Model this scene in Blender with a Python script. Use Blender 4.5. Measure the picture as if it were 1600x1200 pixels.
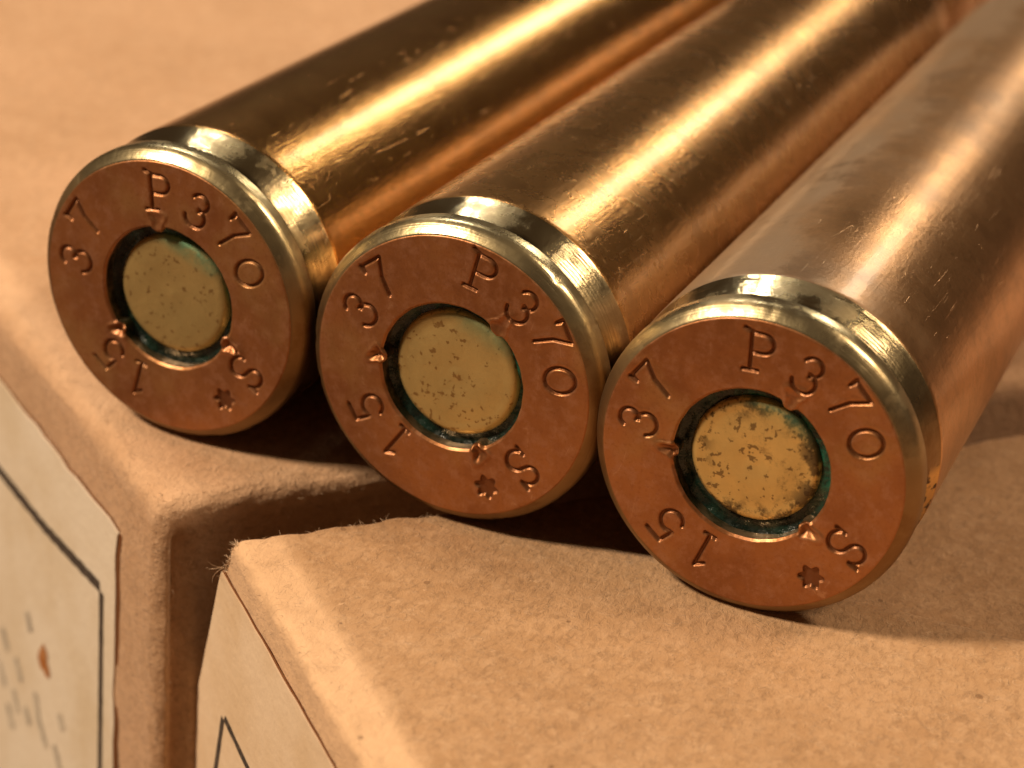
import bpy, math, random
import numpy as np
from mathutils import Matrix, Vector, noise
random.seed(7); rng = np.random.default_rng(7)
for o in list(bpy.data.objects): bpy.data.objects.remove(o)
S = bpy.context.scene
S.unit_settings.system = 'METRIC'; S.unit_settings.scale_length = 0.01     # one unit is one centimetre
COL = S.collection

# ------------------------------------------------------------------ camera
cd = bpy.data.cameras.new('camera'); cam = bpy.data.objects.new('camera', cd); COL.objects.link(cam)
cam.matrix_world = Matrix(((.90111166, -.25722196, .34904818, 3.11982649),
                           (.42648968, .38076524, -.82044158, -6.75576448),
                           (.07813017, .88817492, .45281451, 4.37478692), (0, 0, 0, 1)))
cd.sensor_width = 36; cd.lens = 36 * 3562.947 / 1600; cd.clip_start = .5; cd.clip_end = 500
cd.dof.use_dof = True; cd.dof.focus_distance = 8.15; cd.dof.aperture_fstop = 0.66
S.camera = cam

# ------------------------------------------------------------------ room light (lamps of a warm interior, plus an added side fill)
W = bpy.data.worlds.new('World'); S.world = W; W.use_nodes = True
W.node_tree.nodes['Background'].inputs[0].default_value = (1, .62, .36, 1)
W.node_tree.nodes['Background'].inputs[1].default_value = .045
def lamp(name, d, dist, size, watt, color, size_y=None, target=(0, .6, .5)):
    l = bpy.data.lights.new(name, 'AREA'); l.energy = watt; l.color = color
    l.shape = 'RECTANGLE' if size_y else 'DISK'; l.size = size
    if size_y: l.size_y = size_y
    o = bpy.data.objects.new(name, l); COL.objects.link(o)
    d = Vector(d).normalized(); o.location = Vector(target) + d * dist
    o.rotation_euler = d.to_track_quat('Z', 'Y').to_euler()
    return o
lamp('ceiling_lamp', (-.55, -.44, .72), 60, 10, 43000, (1, .78, .55))
lamp('twin_lamp', (-.55, .51, .66), 60, 2.0, 1500, (1, .93, .82))
lamp('twin_lamp', (-.44, .52, .72), 60, 2.6, 3200, (1, .93, .82))
lamp('lit_ceiling', (-.42, .48, .77), 80, 38, 2600, (1, .86, .68))
lamp('far_lamp', (.05, .86, .50), 60, 5.5, 3600, (1, .86, .66), 13)
lamp('side_fill', (.60, .20, .78), 60, 14, 18500, (1, .76, .52))  # added soft fill, lifts the shaded ground right of the cartridges
lamp('strip_lamp', (.41, .44, .79), 60, .7, 700, (1, .80, .6), 8)
lamp('strip_lamp', (.60, .44, .67), 60, .7, 700, (1, .80, .6), 8)
S.view_settings.view_transform = 'Standard'; S.view_settings.look = 'None'
S.view_settings.exposure = 0; S.view_settings.gamma = 1
S.render.engine = 'CYCLES'
S.cycles.max_bounces = 8; S.cycles.use_denoising = True

# ------------------------------------------------------------------ helpers
def mesh_obj(name, V, F, mat, parent=None, smooth=True, attrs=None):
    me = bpy.data.meshes.new(name)
    me.from_pydata([tuple(map(float, v)) for v in V], [], [tuple(map(int, f)) for f in F])
    me.update()
    if smooth: me.polygons.foreach_set('use_smooth', [True] * len(me.polygons))
    for k, a in (attrs or {}).items():
        at = me.attributes.new(k, 'FLOAT', 'POINT'); at.data.foreach_set('value', np.asarray(a, np.float32))
    me.materials.append(mat)
    o = bpy.data.objects.new(name, me); COL.objects.link(o); o.parent = parent
    return o
def grid_faces(n, m, wrap=False):
    """n rows by m columns; wrap closes the columns"""
    i, j = np.meshgrid(np.arange(n - 1), np.arange(m if wrap else m - 1), indexing='ij')
    a = i * m + j; b = i * m + (j + 1) % m
    return np.stack([a, b, b + m, a + m], -1).reshape(-1, 4)
def lathe(profile, seg=256):
    """profile: list of (radius, y); turned round the Y axis"""
    t = np.linspace(0, 2 * np.pi, seg, endpoint=False)
    V = np.concatenate([np.stack([r * np.sin(t), np.full(seg, y), r * np.cos(t)], -1) for r, y in profile])
    return V, grid_faces(len(profile), seg, True)[:, ::-1]
def empty(name, loc, label, cat, group=None, rz=0):
    o = bpy.data.objects.new(name, None); COL.objects.link(o); o.location = loc; o.rotation_euler[2] = rz
    o.empty_display_size = .2
    o['label'] = label; o['category'] = cat
    if group: o['group'] = group
    return o
class NT:
    """small node-tree writer"""
    def __init__(s, name):
        s.m = bpy.data.materials.new(name); s.m.use_nodes = True; s.t = s.m.node_tree
        s.b = s.t.nodes['Principled BSDF']; s.co = s.n('ShaderNodeTexCoord').outputs['Object']
    def n(s, typ, **kw):
        x = s.t.nodes.new(typ)
        for k, v in kw.items(): setattr(x, k, v)
        return x
    def put(s, sock, v):
        if isinstance(v, bpy.types.NodeSocket): s.t.links.new(v, sock)
        elif v is not None:
            sock.default_value = tuple(v) + (1,) if hasattr(v, '__len__') and len(v) == 3 and sock.type == 'RGBA' else v
    def noise(s, scale, detail=4, rough=.55, stretch=None, rot=None, dist=0, off=(0, 0, 0)):
        mp = s.n('ShaderNodeMapping'); s.put(mp.inputs[0], s.co); mp.inputs[1].default_value = off
        if stretch: mp.inputs[3].default_value = stretch
        if rot: mp.inputs[2].default_value = rot
        x = s.n('ShaderNodeTexNoise'); s.put(x.inputs['Vector'], mp.outputs[0])
        x.inputs['Scale'].default_value = scale; x.inputs['Detail'].default_value = detail
        x.inputs['Roughness'].default_value = rough; x.inputs['Distortion'].default_value = dist
        return x.outputs['Fac']
    def ramp(s, v, a, b, lo=0., hi=1.):
        x = s.n('ShaderNodeMapRange', interpolation_type='SMOOTHSTEP'); s.put(x.inputs[0], v)
        for i, q in enumerate((a, b, lo, hi)): x.inputs[i + 1].default_value = q
        return x.outputs[0]
    def mix(s, f, a, b, mode='MIX'):
        x = s.n('ShaderNodeMix', data_type='RGBA', blend_type=mode)
        s.put(x.inputs[0], f); s.put(x.inputs[6], a); s.put(x.inputs[7], b)
        return x.outputs[2]
    def math(s, op, a, b=0., clamp=False):
        x = s.n('ShaderNodeMath', operation=op, use_clamp=clamp); s.put(x.inputs[0], a); s.put(x.inputs[1], b)
        return x.outputs[0]
    def attr(s, name): return s.n('ShaderNodeAttribute', attribute_name=name).outputs['Fac']
    def sep(s):
        x = s.n('ShaderNodeSeparateXYZ'); s.put(x.inputs[0], s.co); return x.outputs
    def bump(s, h, dist, prev=None, strength=1.):
        x = s.n('ShaderNodeBump'); s.put(x.inputs['Height'], h); x.inputs['Distance'].default_value = dist
        x.inputs['Strength'].default_value = strength
        if prev: s.put(x.inputs['Normal'], prev)
        return x.outputs[0]
    def done(s, color=None, rough=None, metal=None, normal=None, **kw):
        for k, v in (('Base Color', color), ('Roughness', rough), ('Metallic', metal), ('Normal', normal)):
            if v is not None: s.put(s.b.inputs[k], v)
        for k, v in kw.items(): s.put(s.b.inputs[k.replace('_', ' ')], v)
        return s.m

# ------------------------------------------------------------------ materials
def cardboard(name, base, dark, light, off):
    t = NT(name)
    big = t.noise(.9, 3, .5, off=off); mid = t.noise(7, 5, .6, off=off)
    def fibre(sc, dist, o, w):
        return t.ramp(t.math('ABSOLUTE', t.math('SUBTRACT', t.noise(sc, 1.5, .5, dist=dist, off=o), .5)), 0, w, 1, 0)
    f1 = t.math('MULTIPLY', fibre(9, 3.2, (1, 2, 0), .022), t.ramp(t.noise(14, 2, off=(9, 1, 0)), .5, .62))
    f2 = t.math('MULTIPLY', fibre(13, 2.6, (4, 0, 3), .03), t.ramp(t.noise(17, 2, off=(2, 7, 0)), .5, .62))
    f3 = t.noise(38, 4, .7, stretch=(1, .55, 1), rot=(0, 0, .6), dist=.6); f4 = t.noise(22, 4, .65, off=off)
    c = t.mix(t.ramp(big, .3, .7), base, dark)
    c = t.mix(t.math('MULTIPLY', t.ramp(mid, .35, .7), .35), c, light)
    c = t.mix(t.math('MULTIPLY', f1, .7), c, [min(1, q * 1.12) for q in light])
    c = t.mix(t.math('MULTIPLY', f2, .08), c, [x * .7 for x in dark])
    c = t.mix(t.math('MULTIPLY', t.ramp(f3, .46, .66), .55), c, [x * .72 for x in dark])
    c = t.mix(t.math('MULTIPLY', t.ramp(f4, .50, .68), .42), c, light)
    c = t.mix(t.math('MULTIPLY', t.attr('wear'), t.ramp(mid, .2, .6, .55, 1)), c, [min(1, x * 1.22) for x in light])
    vo = t.n('ShaderNodeTexVoronoi'); t.put(vo.inputs['Vector'], t.co); vo.inputs['Scale'].default_value = 4.2
    spot = t.math('LESS_THAN', t.math('ADD', vo.outputs['Distance'], t.math('MULTIPLY', t.noise(20, 2), .12)), .105)
    c = t.mix(t.math('MULTIPLY', spot, .55), c, (.16, .08, .035))
    nb = t.bump(big, .03); nb = t.bump(mid, .007, nb); nb = t.bump(f4, .006, nb)
    nb = t.bump(f1, .0016, nb); nb = t.bump(f2, .0010, nb); nb = t.bump(f3, .0075, nb)
    return t.done(c, .9, 0, nb, Specular_IOR_Level=.12, Sheen_Weight=.12)
M_card_left = cardboard('cardboard_tan', (.58, .35, .20), (.50, .295, .16), (.66, .43, .265), (3, 1, 0))
M_card_right = cardboard('cardboard_kraft', (.52, .315, .165), (.43, .25, .125), (.63, .41, .24), (0, 5, 2))

def paper(name, base, off):
    t = NT(name)
    c = t.mix(t.ramp(t.noise(1.6, 4, .6, off=off), .35, .75), base, [base[0] * .86, base[1] * .80, base[2] * .70])
    c = t.mix(t.math('MULTIPLY', t.ramp(t.noise(45, 3, .6, stretch=(1, .3, 1)), .55, .8), .3), c, [x * .72 for x in base])
    return t.done(c, .75, 0, t.bump(t.noise(22, 4), .004), Specular_IOR_Level=.2)
M_paper_left = paper('label_paper_cream', (.76, .66, .53), (2, 0, 0))
M_paper_right = paper('label_paper_buff', (.78, .60, .42), (0, 3, 0))
t = NT('printing_ink'); n_ = t.noise(60, 3)
M_ink = t.done(t.mix(t.ramp(n_, .35, .75), (.035, .025, .02), (.12, .085, .06)), .8)
t = NT('faded_ink'); n_ = t.noise(14, 4)
M_ink_faded = t.done(t.mix(t.ramp(n_, .3, .65), (.33, .29, .24), (.60, .52, .41)), .8)
t = NT('rust_stain'); M_stain = t.done(t.mix(t.ramp(t.noise(12, 3), .4, .7), (.36, .12, .02), (.5, .24, .09)), .8)
t = NT('label_edge_brown'); M_label_edge = t.done((.22, .075, .02), .6)  # dark brown line along the label edges
t = NT('paper_fibre'); M_fibre = t.done((.72, .52, .34), .7)
t = NT('dark_wood'); w_ = t.noise(1.3, 5, .6, stretch=(1, 8, 1), dist=.6)
M_table = t.done(t.mix(w_, (.09, .045, .02), (.16, .08, .04)), .45, 0, t.bump(w_, .02))

def body_metal(name, base, dull, tarnish, off, rough=.30, side=0., coat=0.):
    t = NT(name); x, y, z = t.sep()
    a = t.noise(1.7, 5, .6, stretch=(1, .6, 1), off=off); b = t.noise(6.5, 5, .65, off=off, dist=.2)
    c = t.mix(t.ramp(a, .25, .75, 0, .55), base, dull)
    c = t.mix(t.math('MULTIPLY', t.ramp(b, .42, .7), .45), c, [q * .72 for q in dull])
    c = t.mix(t.math('MULTIPLY', t.ramp(t.noise(40, 4, .7), .5, .7), .4), c, [q * .6 for q in dull])
    # hazy tarnish on the left side, patchy
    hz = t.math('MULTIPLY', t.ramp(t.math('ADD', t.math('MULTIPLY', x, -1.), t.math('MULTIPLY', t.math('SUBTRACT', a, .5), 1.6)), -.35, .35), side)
    blot = t.ramp(t.noise(2.2, 6, .62, stretch=(1, .45, 1), rot=(0, 0, -.3), off=(off[1], 4, 1)), .46, .66)
    band = t.ramp(t.math('ABSOLUTE', t.math('ADD', x, t.math('MULTIPLY', t.math('SUBTRACT', b, .5), .5))), .30, .02)
    smudge = t.ramp(t.math('ADD', t.math('MULTIPLY', blot, .6), t.math('MULTIPLY', band, .6)), .34, .66)
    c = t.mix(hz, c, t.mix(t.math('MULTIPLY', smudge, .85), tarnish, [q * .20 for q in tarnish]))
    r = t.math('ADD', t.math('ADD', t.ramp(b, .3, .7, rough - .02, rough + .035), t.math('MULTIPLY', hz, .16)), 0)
    s1 = t.noise(70, 2, .5, stretch=(1, .06, 1), rot=(0, 0, .9), dist=.5)
    s2 = t.noise(60, 2, .5, stretch=(.07, 1, 1), rot=(.3, 0, .6), dist=.5)
    nb = t.bump(a, .0015); nb = t.bump(b, .0005, nb); nb = t.bump(s1, .0006, nb); nb = t.bump(s2, .0006, nb)
    def scratch(sc, st, rot, o, w, gate):
        l = t.ramp(t.math('ABSOLUTE', t.math('SUBTRACT', t.noise(sc, 1, .5, stretch=st, rot=rot, dist=.05, off=o), .5)), 0, w, 1, 0)
        return t.math('MULTIPLY', l, t.ramp(t.noise(9, 3, .6, off=(o[1], o[0], 5)), gate, gate + .05))
    k1 = scratch(9, (1, .05, 1), (0, 0, .5), off, .006, .55); k2 = scratch(8, (.06, 1, 1), (.2, .4, -.3), (3, off[1], 1), .005, .55)
    k3 = scratch(14, (1, .06, 1), (.5, 0, -.9), (off[1], 2, 6), .006, .55)
    kk = t.math('MAXIMUM', t.math('MAXIMUM', k1, k2), k3)
    c = t.mix(t.math('MULTIPLY', kk, .22), c, (.85, .6, .34)); nb = t.bump(kk, -.0004, nb)
    nb = t.bump(t.noise(60, 4, .7), .0012, nb); nb = t.bump(t.noise(24, 4, .7, stretch=(1, .5, 1), off=off), .0006, nb)
    return t.done(c, r, t.math('SUBTRACT', 1., t.math('MULTIPLY', hz, .55)), nb, Coat_Weight=coat, Coat_Roughness=.13)

def head_copper(name, off):
    t = NT(name)
    a = t.noise(3.2, 5, .62, off=off); b = t.noise(16, 5, .7, off=off); g = t.noise(70, 3, .6)
    c = t.mix(t.ramp(a, .32, .7), (.42, .175, .062), (.30, .118, .043))
    c = t.mix(t.math('MULTIPLY', t.ramp(b, .44, .68), .6), c, (.47, .23, .125))
    c = t.mix(t.math('MULTIPLY', t.ramp(t.noise(2.1, 4, .6, off=(off[0], 8, off[1])), .52, .68), .45), c, (.46, .27, .10))
    scr = t.ramp(t.math('ABSOLUTE', t.math('SUBTRACT', t.noise(7, 1, .5, stretch=(1, 1, .25), rot=(0, .7, 0), dist=.3, off=off), .5)), 0, .006, 1, 0)
    scr = t.math('MULTIPLY', scr, t.ramp(b, .5, .6)); c = t.mix(t.math('MULTIPLY', scr, .35), c, (.60, .34, .18))
    c = t.mix(t.math('MULTIPLY', t.ramp(g, .5, .72), .35), c, (.24, .08, .03))
    e = t.attr('cut'); c = t.mix(t.math('MULTIPLY', e, .72), c, (.13, .045, .018))
    nb = t.bump(a, .006); nb = t.bump(b, .0022, nb); nb = t.bump(g, .0008, nb)
    return t.done(c, t.ramp(b, .3, .7, .38, .52), .75, nb, Coat_Weight=.12, Coat_Roughness=.2)

def bright_brass(name, off, rr=0., corroded=False):
    t = NT(name); x, y, z = t.sep()
    a = t.noise(3.5, 5, .6, off=off); dk = t.ramp(t.noise(4.2, 5, .65, off=(off[1], off[0], 7)), .49, .64)
    c = t.mix(t.ramp(a, .3, .7), (.76, .64, .38), (.62, .50, .27))
    c = t.mix(t.math('MULTIPLY', dk, .55), c, (.16, .10, .05))
    # copper brown patina on the lower half, deepened in colour to stand for shade
    pat_shade = t.ramp(t.math('ADD', z, t.math('MULTIPLY', t.math('SUBTRACT', t.noise(2.5, 4, .6, off=off), .5), .7)), .55, .10)
    c = t.mix(t.math('MULTIPLY', pat_shade, .8), c, (.21, .10, .036))
    gro = t.math('MULTIPLY', t.ramp(t.math('ADD', y, t.math('MULTIPLY', a, .10)), .250, .215), t.ramp(y, .112, .120))   # darker band in the groove
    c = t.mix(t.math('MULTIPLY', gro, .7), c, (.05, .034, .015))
    if corroded:
        m_ = t.math('MULTIPLY', t.ramp(z, .06, .0), t.ramp(x, .30, .42)); sp = t.ramp(t.noise(16, 4, .65, stretch=(1, .5, 1)), .47, .56)
        c = t.mix(m_, c, t.mix(sp, (.72, .44, .15), (.07, .03, .012)))
    # turning marks left by the lathe: fine rings
    ring = t.noise(130, 2, .5, stretch=(.02, 1, .02)); sc = t.noise(30, 3, .6, stretch=(1, .25, 1), dist=.4)
    nb = t.bump(ring, .0012); nb = t.bump(a, .004, nb); nb = t.bump(sc, .0008, nb)
    return t.done(c, t.math('ADD', t.ramp(a, .3, .7, .11 + rr, .20 + rr), t.math('MULTIPLY', t.math('MAXIMUM', dk, pat_shade), .22)), 1., nb)

def primer_metal(name, base, speck, off, amount, big, green=.35):
    t = NT(name); x, y, z = t.sep()
    a = t.noise(5, 5, .6, off=off); g = t.noise(60, 3, .6, off=off)
    c = t.mix(t.ramp(a, .3, .7), base, [q * .82 for q in base])
    s = t.ramp(t.noise(40, 2, .5, off=off), .70 - amount, .76 - amount)
    c = t.mix(t.math('MULTIPLY', s, .7), c, speck)
    if big:
        r2 = t.math('SQRT', t.math('ADD', t.math('MULTIPLY', x, x), t.math('MULTIPLY', z, z)))
        pt = t.ramp(t.noise(10, 6, .72, off=(off[1], 3, 3)), .54, .68); c = t.mix(t.math('MULTIPLY', pt, .6), c, (.12, .07, .03))
        rim = t.math('MULTIPLY', t.ramp(r2, .13, .225), t.ramp(t.noise(9, 5, .7, off=off), .46, .56))
        c = t.mix(t.math('MULTIPLY', rim, .85), c, (.045, .03, .018))
    gr = t.math('MULTIPLY', t.ramp(t.math('ADD', t.math('MULTIPLY', x, .35), t.math('MULTIPLY', z, .93)), .15, .225), t.ramp(a, .32, .52))      # verdigris creeping in from the top edge
    c = t.mix(t.math('MULTIPLY', gr, green), c, (.06, .34, .22))
    nb = t.bump(a, .006); nb = t.bump(g, .001, nb)
    return t.done(c, t.ramp(g, .3, .7, .40, .55), .62, nb)
t = NT('green_lacquer'); a_ = t.noise(11, 5, .7); g_ = t.noise(40, 3)
M_lacquer = t.done(t.mix(t.math('MULTIPLY', t.ramp(a_, .40, .62), t.ramp(t.math('ADD', t.math('MULTIPLY', t.sep()[2], .8), t.math('MULTIPLY', t.sep()[0], .5)), .0, .2, .12, 1)), (.006, .012, .009), (.014, .13, .08)), t.ramp(g_, .3, .7, .12, .4), .1, t.bump(a_, .012))
t = NT('pocket_wall'); a_ = t.noise(9, 5, .65)
M_wall = t.done(t.mix(t.ramp(a_, .45, .62), (.66, .45, .26), (.16, .15, .08)), .28, .9, t.bump(a_, .004))
t = NT('bullet_jacket'); a_ = t.noise(3, 4); M_bullet = t.done(t.mix(a_, (.62, .40, .24), (.5, .32, .2)), .3, 1, t.bump(a_, .01))

# ------------------------------------------------------------------ the table below
V = [(-60, -60, 0), (60, -60, 0), (60, 60, 0), (-60, 60, 0)]
V = V + [(x, y, -2.5) for x, y, z in V]
o = mesh_obj('tabletop', V, [(0, 1, 2, 3), (7, 6, 5, 4), (0, 4, 5, 1), (1, 5, 6, 2), (2, 6, 7, 3), (3, 7, 4, 0)], M_table, smooth=False)
o.location = (0, 0, -3.0); o['kind'] = 'structure'

# ------------------------------------------------------------------ cardboard boxes
def spaced(L, r, lo, hi, fine, coarse, ends=(True, True)):
    """coordinates from 0 to L: very fine within r of the ends, fine in [lo,hi], coarse elsewhere"""
    out = [0.]
    while out[-1] < L - 1e-6:
        x = out[-1]
        st = r / 7 if (x < r * 1.05 or x > L - r * 1.2) else (fine if lo - .2 <= x < hi else coarse)
        nx = x + st
        if x < L - r * 1.2 < nx: nx = L - r * 1.2 + 1e-4
        out.append(min(nx, L))
    return np.array(out)
def rounded_box(L, r, axes):
    """surface of a box 0..L rounded by r on every edge; axes = coordinate lists"""
    V = []; F = []
    L = np.array(L, float)
    for ax in range(3):
        u, v = [i for i in range(3) if i != ax]
        for side in (0, 1):
            A, B = axes[u], axes[v]
            P = np.zeros((len(A), len(B), 3)); P[..., u] = A[:, None]; P[..., v] = B[None, :]; P[..., ax] = L[ax] * side
            f = grid_faces(len(A), len(B)) + sum(len(x) for x in V)
            flip = (side == 1) == (ax == 1)
            F.append(f[:, ::-1] if flip else f); V.append(P.reshape(-1, 3))
    V = np.concatenate(V); F = np.concatenate(F)
    key = np.round(V * 1e4).astype(np.int64); _, idx, inv = np.unique(key, axis=0, return_index=True, return_inverse=True)
    V = V[idx]; F = inv.reshape(-1)[F]
    Q = np.clip(V, r, L - r); D = V - Q; n = np.linalg.norm(D, axis=1); n[n == 0] = 1
    return Q + D / n[:, None] * r, F, D / n[:, None]
def fnoise(P, scale, seed):
    return np.array([noise.noise(Vector((float(x) * scale + seed, float(y) * scale - seed, float(z) * scale))) for x, y, z in P])

H = 3.0
class Box:
    def __init__(s, corner, e, side, Lu, Lv, r, mat, label, shape, wear, fine):
        """corner: the near top corner; e: along the labelled face; side: along the gap"""
        s.c = np.array(corner, float); s.e = np.array(e, float) / np.linalg.norm(e); s.s = np.array(side, float) / np.linalg.norm(side)
        s.r = r; s.shape = shape
        s.root = empty('cardboard_box', (0, 0, -3.0), *label)
        axu = spaced(Lu, r, 0, 3.2, fine, .5); axv = spaced(Lv, r, 0, 4.0, fine, .5); axz = spaced(H, r, 1.2, H, fine, .3)
        P, F, N = rounded_box((Lu, Lv, H), r, (axu, axv, axz))
        wv = wear(P, N)
        Wp = s.to_world(P)
        Wn = N[:, :1] * s.e + N[:, 1:2] * s.s + N[:, 2:] * np.array([0, 0, 1.])
        near = (np.abs(P[:, 0] - 1.6) < 2.2) & (P[:, 1] < 4.5)
        d = np.zeros(len(P)); i = np.where(near)[0]
        edge = np.clip((np.sum(np.abs(N) > .15, axis=1) > 1), 0, 1)[i]
        d[i] = .012 * fnoise(Wp[i], 1.6, 3.1) + (.003 + .006 * edge) * fnoise(Wp[i], 9, 7.7) + (.002 + .006 * edge) * fnoise(Wp[i], 26, 1.3)
        seam = np.clip((-N[:, 0] - .85) / .15, 0, 1) * smooth(H - P[:, 2], .12, .2) * (P[:, 1] < .5)      # joint where the front panel meets the side
        d -= .055 * seam * np.exp(-((P[:, 1] - r * 1.0) / (r * .30)) ** 4)
        Wp = Wp + Wn * d[:, None]
        Wp[:, 2] = np.maximum(Wp[:, 2], -2.999)
        s.carton = mesh_obj('carton', Wp + np.array([0, 0, 3.0]), F if np.cross(s.e, s.s)[2] > 0 else F[:, ::-1], mat, s.root, attrs={'wear': wv})
    def to_world(s, P):
        P = np.asarray(P, float)
        X = s.c + P[:, :1] * s.e + P[:, 1:2] * s.s + (P[:, 2:] - H) * np.array([0, 0, 1.])
        return s.shape(X, P)
    def on_face(s, uz, off):
        """points on the labelled face: u along it, z below the top edge; off = how far in front"""
        uz = np.asarray(uz, float)
        P = np.stack([uz[:, 0], np.zeros(len(uz)), H + uz[:, 1]], -1)
        n = np.cross(s.e, [0, 0, 1.]); n = n if n @ s.s < 0 else -n
        return s.to_world(P) + n * off + np.array([0, 0, 3.0])

def smooth(x, a, b):
    t = np.clip((x - a) / (b - a), 0, 1); return t * t * (3 - 2 * t)
# left box: level top that rises a trifle towards the back
def shape_left(X, P):
    X = X.copy(); k = (P[:, 2] / H)
    X[:, 2] += k * (.010 * np.clip(X[:, 1], 0, 8) - .015)
    # side panel bellies in, top edge slumps a little at the corner
    X[:, 2] -= k * .018 * np.exp(-((P[:, 0]) ** 2 + P[:, 1] ** 2) / .06)
    return X
# right box: its lid is creased from the gap to the right; behind the crease it sags
A0 = np.array([.50, .10]); A1 = np.array([2.172, .324]); AD = (A1 - A0) / np.linalg.norm(A1 - A0); AN = np.array([-AD[1], AD[0]])
def shape_right(X, P):
    X = X.copy(); k = smooth(P[:, 2], 1.2, H)
    dist = (X[:, :2] - A0) @ AN; along = (X[:, :2] - A0) @ AD
    g = smooth(along, -.35, 1.0)
    X[:, 2] += k * (g * (.035 * np.exp(-(dist / .22) ** 2) * (dist < 0) + np.where(dist >= 0, .035 - .125 * smooth(dist, 0, .22), 0.)) - .035 * (1 - g) * smooth(dist, -.1, .25) - .012)
    # the lower part leans out to the left
    X[:, :2] -= ((np.clip(H - P[:, 2], 0, H) * .38 + .03 * smooth(H - P[:, 2], .03, .2)) * np.exp(-P[:, 0] / 1.2) * np.exp(-np.clip(P[:, 1], 0, 9) / .10))[:, None] * eR[:2]
    return X
eL = np.array([-.82665, .56271, 0]); sL = np.array([.660, .751, 0])
eR = np.array([.74858, -.66305, 0]); sR = np.array([.645, .764, 0])

def wear_left(P, N):
    d = np.minimum(np.abs(P[:, 1]), 9); top = np.clip(N[:, 2], 0, 1)
    return np.clip(.75 * np.exp(-((P[:, 1] - .10) / .10) ** 2) * (P[:, 2] > H - .1) + .45 * np.exp(-((P[:, 0]) / .10) ** 2) * (P[:, 2] > H - .1), 0, 1)
def wear_right(P, N):
    w = .9 * (1 - smooth(P[:, 1], .17, .205)) * (P[:, 2] > H - .2)
    w = np.maximum(w, .8 * (1 - smooth(np.hypot(P[:, 0], P[:, 1]), .12, .25)) * (P[:, 2] > H - .2))
    return w
LB = Box((-.975, -.44, 0), eL, sL, 9.5, 11, .08, M_card_left,
         ('tan cardboard box at the back left with a cream label, under the leftmost cartridge', 'box', 'cardboard boxes under the cartridges'), shape_left, wear_left, .045)
RB = Box((-.585, -.54, 0), eR, sR, 7.5, 10, .045, M_card_right,
         ('kraft cardboard box in front with a creased lid and frayed near corner', 'box', 'cardboard boxes under the cartridges'), shape_right, wear_right, .035)

def sheet(box, name, pts_grid, off, thick, mat, parent, ragged=0.):
    """paper on the labelled face: a grid of (u,z) points with its own thickness"""
    n, m = pts_grid.shape[:2]; g = pts_grid.reshape(-1, 2)
    a = box.on_face(g, off + thick); b = box.on_face(g, off - .012)
    V = np.concatenate([a, b]); F = [list(f) for f in grid_faces(n, m)]
    k = n * m
    rim = [i for i in range(m)] + [i * m + m - 1 for i in range(1, n)] + [(n - 1) * m + i for i in range(m - 2, -1, -1)] + [i * m for i in range(n - 2, 0, -1)]
    F += [[rim[i], rim[i] + k, rim[(i + 1) % len(rim)] + k, rim[(i + 1) % len(rim)]] for i in range(len(rim))]
    o = mesh_obj(name, V, F, mat, parent, smooth=False)
    return o
def label_grid(u0, u1, z0, z1, nu, nz, wob, slope_l=0., seed=0):
    u = np.linspace(0, 1, nu); z = np.linspace(0, 1, nz)
    G = np.zeros((nz, nu, 2))
    for i, zz in enumerate(z):
        for j, uu in enumerate(u):
            U = u0 + slope_l * zz + (u1 - u0 - slope_l * zz) * uu; Z = z0 + (z1 - z0) * zz
            if j == 0: U += wob * noise.noise(Vector((seed, Z * 5, 0)))
            if i == 0: Z += wob * noise.noise(Vector((U * 5, seed, 3))) + wob * .4 * noise.noise(Vector((U * 19, seed, 3)))
            G[i, j] = (U, Z)
    return G
def stroke(box, pts, w, off, w_end=None):
    """a printed line on the face as a thin raised ribbon; returns V,F"""
    pts = np.array(pts, float); out = []
    seg = []
    for a, b in zip(pts[:-1], pts[1:]):
        n = max(2, int(np.linalg.norm(b - a) / .05)); seg += [a + (b - a) * i / n for i in range(n)]
    seg.append(pts[-1]); seg = np.array(seg)
    d = np.gradient(seg, axis=0); d /= np.linalg.norm(d, axis=1)[:, None]; nn = np.stack([-d[:, 1], d[:, 0]], -1)
    ww = np.array([w * (1 + .22 * noise.noise(Vector((s[0] * 22, s[1] * 22, 5)))) / 2 for s in seg])[:, None]
    a = box.on_face(seg + nn * ww, off); b = box.on_face(seg - nn * ww, off)
    V = np.stack([a, b], 1).reshape(-1, 3); F = [(2 * i, 2 * i + 1, 2 * i + 3, 2 * i + 2) for i in range(len(seg) - 1)]
    return V, F
def strokes(box, name, lines, off, mat, parent):
    V = []; F = []; k = 0
    for pts, w in lines:
        v, f = stroke(box, pts, w, off); V.append(v); F += [tuple(q + k for q in ff) for ff in f]; k += len(v)
    return mesh_obj(name, np.concatenate(V), F, mat, parent, smooth=False)

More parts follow.
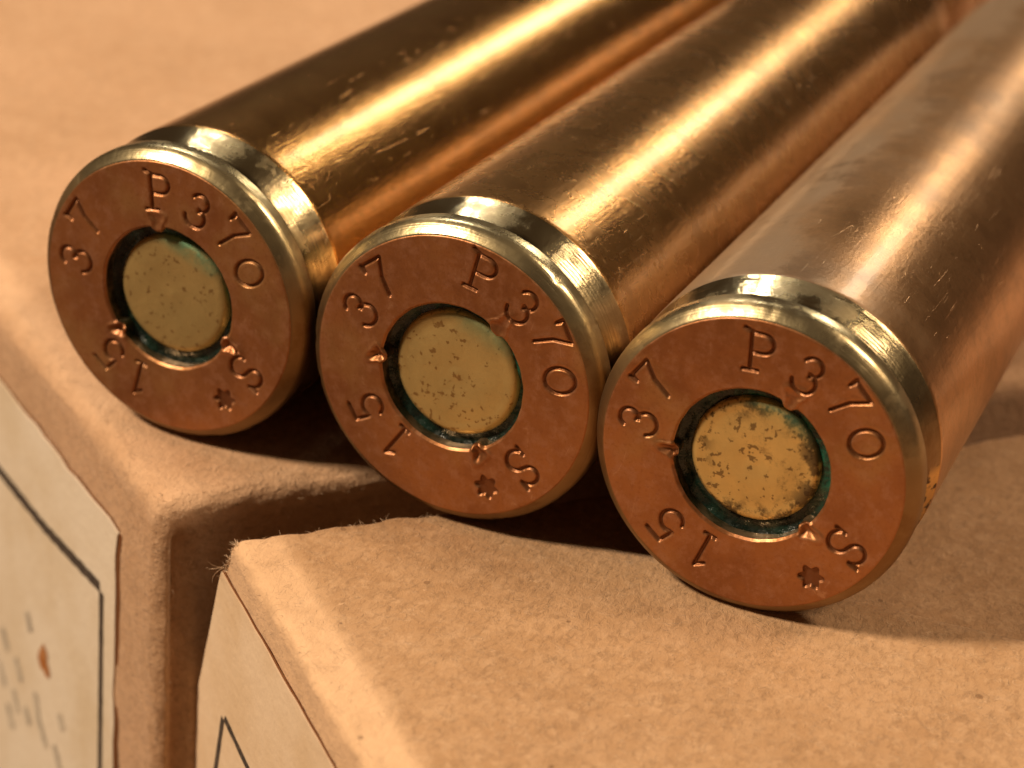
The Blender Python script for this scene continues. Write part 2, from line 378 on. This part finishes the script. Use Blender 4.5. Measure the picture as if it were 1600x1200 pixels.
# left box label
lab = sheet(LB, 'paper_label', label_grid(.37, 8.6, -.335, -2.75, 90, 40, .03, .10, 2.), .003, .012, M_paper_left, LB.root)
edge = label_grid(.37, 8.6, -.335, -2.75, 90, 40, .03, .10, 2.)
strokes(LB, 'label_edge_line', [([tuple(edge[i, 0] + (-.012, 0)) for i in range(0, 40)], .022), ([tuple(edge[0, j] + (0, .008)) for j in range(0, 60)], .014)], .006, M_label_edge, lab)
strokes(LB, 'printed_border', [([(.53, -.715), (.54, -1.1), (.58, -2.4)], .042), ([(.55, -.70), (1.2, -.775), (2.3, -.82), (5, -.9), (8.2, -1.0)], .055)], .0185, M_ink, lab)
tx = []
for pts in ([(1.85, -1.88), (1.78, -1.98)], [(1.66, -1.92), (1.60, -2.02)], [(1.35, -1.74), (1.33, -1.86), (1.22, -1.96)], [(1.62, -1.72), (1.54, -1.80)], [(1.80, -1.66), (1.72, -1.74)],
            [(1.12, -1.88), (1.04, -1.97)], [(1.05, -1.66), (1.0, -1.72)], [(1.95, -1.60), (1.88, -1.64)], [(1.50, -1.92), (1.44, -1.98)], [(1.98, -1.76), (1.9, -1.9)], [(1.45, -1.36), (1.40, -1.44)], [(1.75, -2.06), (1.68, -2.16)]):
    tx.append((pts, .06))
for q in tx: strokes(LB, 'printed_mark', [q], .0185, M_ink_faded, lab)
def blob(box, name, c, r, off, mat, parent, tilt=0.):
    n = 28; P = [c]
    for i in range(n):
        a = 2 * math.pi * i / n; q = r * (1 + .55 * noise.noise(Vector((math.cos(a) * 1.8 + c[0], math.sin(a) * 1.8, 2))) + .55 * abs(math.cos(1.5 * a + .6)) ** 3)
        P.append((c[0] + q * math.cos(a) * .8, c[1] + q * math.sin(a)))
    V = box.on_face(P, off)
    return mesh_obj(name, V, [(0, 1 + i, 1 + (i + 1) % n) for i in range(n)], mat, parent, smooth=False)
blob(LB, 'rust_spot', (1.23, -1.49), .06, .019, M_stain, lab)

# right box label: wraps close to the corner edge
g2 = label_grid(.015, 6.8, -.175, -2.8, 90, 60, .010, 0., 9.)
lab = sheet(RB, 'paper_label', g2, .003, .010, M_paper_right, RB.root)
strokes(RB, 'label_edge_line', [([tuple(g2[0, j] + (0, .006)) for j in range(0, 60)], .016)], .0075, M_label_edge, lab)
strokes(RB, 'printed_border', [([(.26, -.80), (.27, -1.05), (.28, -2.4)], .030), ([(.275, -.785), (.5, -.805), (.9, -.82), (2.0, -.83), (6.3, -.85)], .036)], .015, M_ink, lab)

# loose fibres along worn edges: thin curved hairs
def hairs(name, parent, starts, length, rad, mat, spread=1.):
    V = []; F = []
    for p, nrm in starts:
        p = np.array(p, float); nrm = np.array(nrm, float); d = nrm + rng.normal(0, .7 * spread, 3); d /= np.linalg.norm(d)
        L = length * rng.uniform(.35, 1.3); bend = rng.normal(0, 1.2, 3); rr = rad * rng.uniform(.6, 1.2)
        a = np.cross(d, [.3, .5, .8]); a /= np.linalg.norm(a); b = np.cross(d, a)
        q = p - d * rr * 2; k = len(V); n = 6
        for i in range(n):
            w = rr * (1 - .6 * i / (n - 1))
            for j in range(3):
                t = 2 * math.pi * j / 3; V.append(q + (a * math.cos(t) + b * math.sin(t)) * w)
            d = d + bend * .22; d /= np.linalg.norm(d); q = q + d * L / n
        F += [(k + 3 * i + j, k + 3 * i + (j + 1) % 3, k + 3 * i + 3 + (j + 1) % 3, k + 3 * i + 3 + j) for i in range(n - 1) for j in range(3)]
    o = mesh_obj(name, V, F, mat, parent); o['kind'] = 'stuff'; return o
def edge_starts(box, n, which, lo, hi):
    out = []
    for _ in range(n):
        x = rng.uniform(lo, hi); a = rng.uniform(0, math.pi / 2); c = box.r
        if which == 'gap': P = [[c - c * math.cos(a), x, H - c + c * math.sin(a)]]; N = -math.cos(a) * box.e + math.sin(a) * np.array([0, 0, 1.])
        elif which == 'front': P = [[x, c - c * math.cos(a), H - c + c * math.sin(a)]]; N = -math.cos(a) * box.s + math.sin(a) * np.array([0, 0, 1.])
        else: P = [[c - c * math.cos(a), c - c * math.sin(a), x]]; N = -math.cos(a) * box.e - math.sin(a) * box.s
        out.append((box.to_world(P)[0] + np.array([0, 0, 3.0]), N))
    return out
hairs('loose_fibre', RB.root, edge_starts(RB, 110, 'gap', .0, 1.0) + edge_starts(RB, 20, 'front', 0, 1.6) + edge_starts(RB, 20, 'upright', 1.3, 2.9), .035, .0011, M_fibre)
corner = [(RB.to_world([[.01 + rng.uniform(0, .05), rng.uniform(0, .05), H - rng.uniform(.0, .2)]])[0] + np.array([0, 0, 3.]), (-.6, -.5, .3)) for _ in range(420)]
hairs('frayed_corner', RB.root, corner, .035, .0016, M_fibre)
hairs('long_fibre', RB.root, [(RB.to_world([[.0, .0, H - .17]])[0] + np.array([0, 0, 3.]), (-.85, -.4, -.15))] * 3, .19, .0018, M_fibre, .25)
hairs('loose_fibre', LB.root, edge_starts(LB, 200, 'gap', .0, 1.1) + edge_starts(LB, 40, 'front', 0, 1.8) + edge_starts(LB, 60, 'upright', 1.3, 2.9), .028, .0011, M_fibre)

# ------------------------------------------------------------------ headstamp characters as engraved strokes
def arc(cx, cy, rx, ry, a0, a1, n=14):
    return [(cx + rx * math.cos(math.radians(a0 + (a1 - a0) * i / n)), cy + ry * math.sin(math.radians(a0 + (a1 - a0) * i / n))) for i in range(n + 1)]
GLYPH = {   # unit height, centred on the origin; x to the right, y outward
    'P': [[(-.20, .44), (-.20, -.48)], [(-.36, -.48), (-.02, -.48)], [(-.36, .50), (-.20, .42), (-.05, .40)], [(-.20, .40), (.06, .40)] , arc(.06, .17, .25, .23, 90, -90), [(.06, -.06), (-.20, -.06)]],
    '3': [arc(.0, .22, .24, .24, 160, -80), arc(.0, -.22, .29, .27, 85, -165)],
    '7': [[(-.30, .30), (-.27, .47), (.30, .44)], [(.30, .44), (.05, .0), (-.05, -.50)], [(-.32, .50), (-.30, .28)]],
    '0': [arc(0, 0, .34, .42, 0, 360, 28)],
    'S': [[(.27, .50), (.27, .25)], arc(.0, .24, .25, .22, 25, 265), arc(.0, -.24, .27, .25, 90, -150), [(-.27, -.50), (-.27, -.24)]],
    '1': [[(.0, .5), (.0, -.5)], [(-.20, .32), (.0, .5)], [(-.15, -.5), (.15, -.5)]],
    '5': [[(.26, .46), (-.20, .46)], [(-.20, .46), (-.23, .05)], arc(.0, -.17, .28, .29, 125, -155)],
}
HEAD = [
 dict(x=-1.213, y=-.0148, yaw=.992, g=[('P', -6, .434, -6), ('3', 18.1, .418, 22), ('7', 39.8, .445, 40), ('0', 60.7, .416, 60), ('S', 120.4, .423, 118), ('*', 143.1, .448, 143), ('1', -160.7, .405, -166), ('5', -140, .408, -140), ('3', -82.8, .429, -80), ('7', -58.3, .451, -62)],
      st=[(-9.2, .319), (-130.8, .296), (114, .305)]),
 dict(x=0., y=0., yaw=.112, g=[('P', 11.8, .456, 12), ('3', 35.9, .442, 36), ('7', 54.7, .469, 58), ('0', 75.5, .443, 75), ('S', 131.6, .423, 130), ('*', 156.2, .443, 156), ('1', -147, .387, -147), ('5', -123.4, .402, -123), ('3', -66.3, .424, -64), ('7', -44.1, .448, -42)],
      st=[(34.7, .318), (-88.4, .305), (153.7, .306)]),
 dict(x=1.1736, y=-.0125, yaw=-1.108, g=[('P', -3.1, .439, -3), ('3', 21.3, .425, 22), ('7', 42, .456, 44), ('0', 62.6, .437, 63), ('S', 119.1, .438, 118), ('*', 143.3, .458, 143), ('1', -161.1, .405, -161), ('5', -139.7, .423, -140), ('3', -82.9, .431, -80), ('7', -59.9, .447, -60)],
      st=[(21.1, .324), (-94.8, .292), (129.3, .302)]),
]
def segdist(P, a, b):
    a = np.array(a); b = np.array(b); ab = b - a; t = np.clip(((P - a) @ ab) / (ab @ ab + 1e-12), 0, 1)
    return np.linalg.norm(P - a - t[:, None] * ab, axis=1)
def make_head(spec, mat, parent, seed):
    NA, NR = 1080, 86; R0, R1 = .288, .5516
    th = np.linspace(0, 2 * np.pi, NA, endpoint=False)
    rin = np.full(NA, R0)
    for deg, rr in spec['st']:
        dd = (th - math.radians(deg) + np.pi) % (2 * np.pi) - np.pi
        rin -= .020 * np.exp(-(dd / .085) ** 4) * (rr < .34)
    rin += np.array([.0022 * noise.noise(Vector((math.cos(a) * 6 + seed, math.sin(a) * 6, 0))) for a in th])
    f = np.linspace(0, 1, NR)
    Rg = rin[None, :] * (1 - f[:, None]) + R1 * f[:, None]
    X = Rg * np.sin(th)[None]; Z = Rg * np.cos(th)[None]
    P = np.stack([X, Z], -1).reshape(-1, 2)
    dmin = np.full(len(P), 9.)
    size = {'P': .158, 'S': .152, '0': .146, '1': .142}
    cut = np.zeros(len(P))
    for ch, deg, r, rot in spec['g']:
        a = math.radians(deg); c = np.array([r * math.sin(a), r * math.cos(a)]); q = math.radians(rot)
        up = np.array([math.sin(q), math.cos(q)]); rt = np.array([math.cos(q), -math.sin(q)])
        near = np.linalg.norm(P - c, axis=1) < .14
        if ch == '*':
            L = (P[near] - c); lx = L @ rt; ly = L @ up; ang = np.arctan2(lx, ly); rad = np.hypot(lx, ly)
            lim = .040 + .008 * np.cos(6 * ang); d = rad - lim
            dmin[near] = np.minimum(dmin[near], np.maximum(d + .006, 0)); continue
        h = size.get(ch, .149)
        for poly in GLYPH[ch]:
            for s0, s1 in zip(poly[:-1], poly[1:]):
                A_ = c + (rt * s0[0] + up * s0[1]) * h; B_ = c + (rt * s1[0] + up * s1[1]) * h
                dmin[near] = np.minimum(dmin[near], segdist(P[near], A_, B_))
    w = .0040
    cut = 1 - smooth(dmin, w * .4, w + .0065)
    lip = np.exp(-((dmin - .019) / .006) ** 2)
    Y = .0115 * cut - .0005 * lip
    for q_, (deg, rr) in enumerate(spec['st']):            # stab marks that hold the primer
        a = math.radians(deg); c = np.array([rr * math.sin(a), rr * math.cos(a)]); er = c / rr; D = P - c; dr_ = D @ er; dt_ = D @ np.array([er[1], -er[0]])
        d = np.sqrt((dt_ / .80) ** 2 + (dr_ / 1.15) ** 2 + .00001) * (1 + .25 * np.sin(3 * np.arctan2(dt_, dr_) + q_ * 2 + seed))
        Y += (.006 if q_ == 0 else .018) * (1 - smooth(d, .004, .036)) - .004 * np.exp(-((d - .040) / .010) ** 2); cut = np.maximum(cut, .35 * (1 - smooth(d, .01, .03)))
    fr = np.repeat(f, NA)
    Y += .010 * (1 - smooth(fr, 0, .035)) + .004 * smooth(fr, .985, 1)       # eased edges
    Y += np.array([.0012 * noise.noise(Vector((x * 9 + seed, z * 9, 1))) for x, z in P])
    V = np.stack([P[:, 0], Y, P[:, 1]], -1)
    o = mesh_obj('case_head', V, grid_faces(NR, NA, True), mat, parent, attrs={'cut': cut})
    o['label'] = 'copper brown base stamped P 370 S * 15 37'
    # pocket wall follows the inner edge
    k = len(th); rows = []
    for dep, dr in ((.010, 0), (.020, .001), (.04, .002), (.085, .002)):
        rows.append(np.stack([(rin + dr) * np.sin(th), np.full(k, dep), (rin + dr) * np.cos(th)], -1))
    mesh_obj('primer_pocket', np.concatenate(rows), grid_faces(4, k, True)[:, ::-1], M_wall, parent)
    return rin

def make_cartridge(i, spec, label, mats):
    yaw = math.radians(spec['yaw'])
    root = empty('rifle_cartridge', (spec['x'], spec['y'], 0), label, 'cartridge', 'brass rifle cartridges lying side by side on the boxes', -yaw)
    hub = Vector((0, 0, .6))
    make_head(spec, mats['head'], root, i * 3.7 + 1)
    # rim with rounded chamfer, then the extractor groove with its cone
    rim = [(.5512, .0035), (.5545, .0045), (.5575, .0065), (.570, .018), (.584, .033), (.590, .0405), (.5945, .049), (.5972, .059), (.598, .070), (.598, .102), (.597, .110), (.592, .116), (.580, .120), (.575, .122)]
    V, F = lathe(rim, 720)
    ang = np.arctan2(V[:, 0], V[:, 2]); rad = np.hypot(V[:, 0], V[:, 2]); dent = np.zeros(len(V))
    for _ in range(16):
        a0, y0, w, dp = rng.uniform(-np.pi, np.pi), rng.uniform(.0, .11), rng.uniform(.012, .05), rng.uniform(.0012, .0045)
        dent += dp * np.exp(-(((ang - a0 + np.pi) % (2 * np.pi) - np.pi) / w) ** 2 - ((V[:, 1] - y0) / .016) ** 2)
    dent += .0010 * np.array([noise.noise(Vector((x * 8, y * 20, z * 8))) for x, y, z in V])
    V = V.copy(); V[:, 0] *= 1 - dent / rad; V[:, 2] *= 1 - dent / rad
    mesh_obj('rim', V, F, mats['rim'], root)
    gr = [(.575, .122), (.556, .126), (.546, .131), (.545, .139), (.546, .150), (.552, .160), (.561, .190), (.570, .220), (.5805, .255), (.588, .285), (.592, .300), (.5945, .306)]
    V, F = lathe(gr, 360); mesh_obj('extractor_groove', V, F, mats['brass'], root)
    body = [(.5945, .306), (.5965, .312), (.5965, .33)] + [(.5965 - (y - .33) * .0118, y) for y in np.linspace(.45, 4.62, 60)]
    body += [(.544, 4.66), (.538, 4.70), (.50, 4.86), (.462, 5.02), (.456, 5.06), (.453, 5.12), (.452, 5.66), (.447, 5.68), (.412, 5.68)]
    V, F = lathe(body, 220); mesh_obj('case_body', V, F, mats['body'], root)
    bl = [(.41, 5.6), (.41, 5.9)] + [(.41 * math.sqrt(max(0, 1 - ((y - 5.9) / 2.3) ** 1.7)) + .001, y) for y in np.linspace(5.95, 8.2, 24)]
    V, F = lathe(bl, 96); mesh_obj('bullet', V, F, M_bullet, root)
    # primer and the lacquer in its annulus
    pr = [(.0, .040)] + [(r, .040 + .0025 * math.sin(r * 30 + i)) for r in np.linspace(.02, .20, 12)] + [(.215, .0395), (.226, .043), (.234, .050), (.239, .060), (.241, .075), (.241, .095)]
    pr = [(max(r, .0005), y) for r, y in pr]
    kq = (1.012, 1.04, .99)[i]; pr = [(r * kq, y) for r, y in pr]
    V, F = lathe(pr, 180); mesh_obj('primer', V, F, mats['primer'], root)
    lq = [(.236, .070), (.246, .066), (.256, .0665), (.268, .068), (.280, .062), (.292, .055)]
    V, F = lathe(lq, 240)
    V = V.copy(); V[:, 1] += np.array([.010 * noise.noise(Vector((x * 14, z * 14, i * 2.))) for x, y, z in V])
    mesh_obj('lacquer_ring', V, F, M_lacquer, root)
    for c in root.children: c.location = hub
    return root
LAB = ['leftmost cartridge, dark golden case and dull olive primer with green top edge',
       'middle cartridge with small brown specks on its primer, lying between two others',
       'rightmost cartridge, hazy scratched case and yellow primer blotched with black corrosion']
MATS = [
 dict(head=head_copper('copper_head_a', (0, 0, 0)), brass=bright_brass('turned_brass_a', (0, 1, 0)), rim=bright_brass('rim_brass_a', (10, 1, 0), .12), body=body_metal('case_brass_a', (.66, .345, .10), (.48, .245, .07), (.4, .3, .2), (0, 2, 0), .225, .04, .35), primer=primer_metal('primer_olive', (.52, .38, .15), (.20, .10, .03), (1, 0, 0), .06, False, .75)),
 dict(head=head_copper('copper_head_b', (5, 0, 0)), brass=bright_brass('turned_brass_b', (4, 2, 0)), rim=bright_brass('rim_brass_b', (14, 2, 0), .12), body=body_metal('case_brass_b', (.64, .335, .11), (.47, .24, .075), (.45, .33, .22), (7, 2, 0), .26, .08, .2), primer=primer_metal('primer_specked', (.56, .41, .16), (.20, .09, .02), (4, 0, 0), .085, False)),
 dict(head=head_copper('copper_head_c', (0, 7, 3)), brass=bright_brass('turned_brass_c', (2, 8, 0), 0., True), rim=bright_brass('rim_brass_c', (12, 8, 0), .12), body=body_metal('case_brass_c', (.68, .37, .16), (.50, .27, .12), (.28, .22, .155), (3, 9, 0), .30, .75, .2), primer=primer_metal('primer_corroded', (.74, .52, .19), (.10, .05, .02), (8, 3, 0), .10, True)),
]
for i in range(3): make_cartridge(i, HEAD[i], LAB[i], MATS[i])
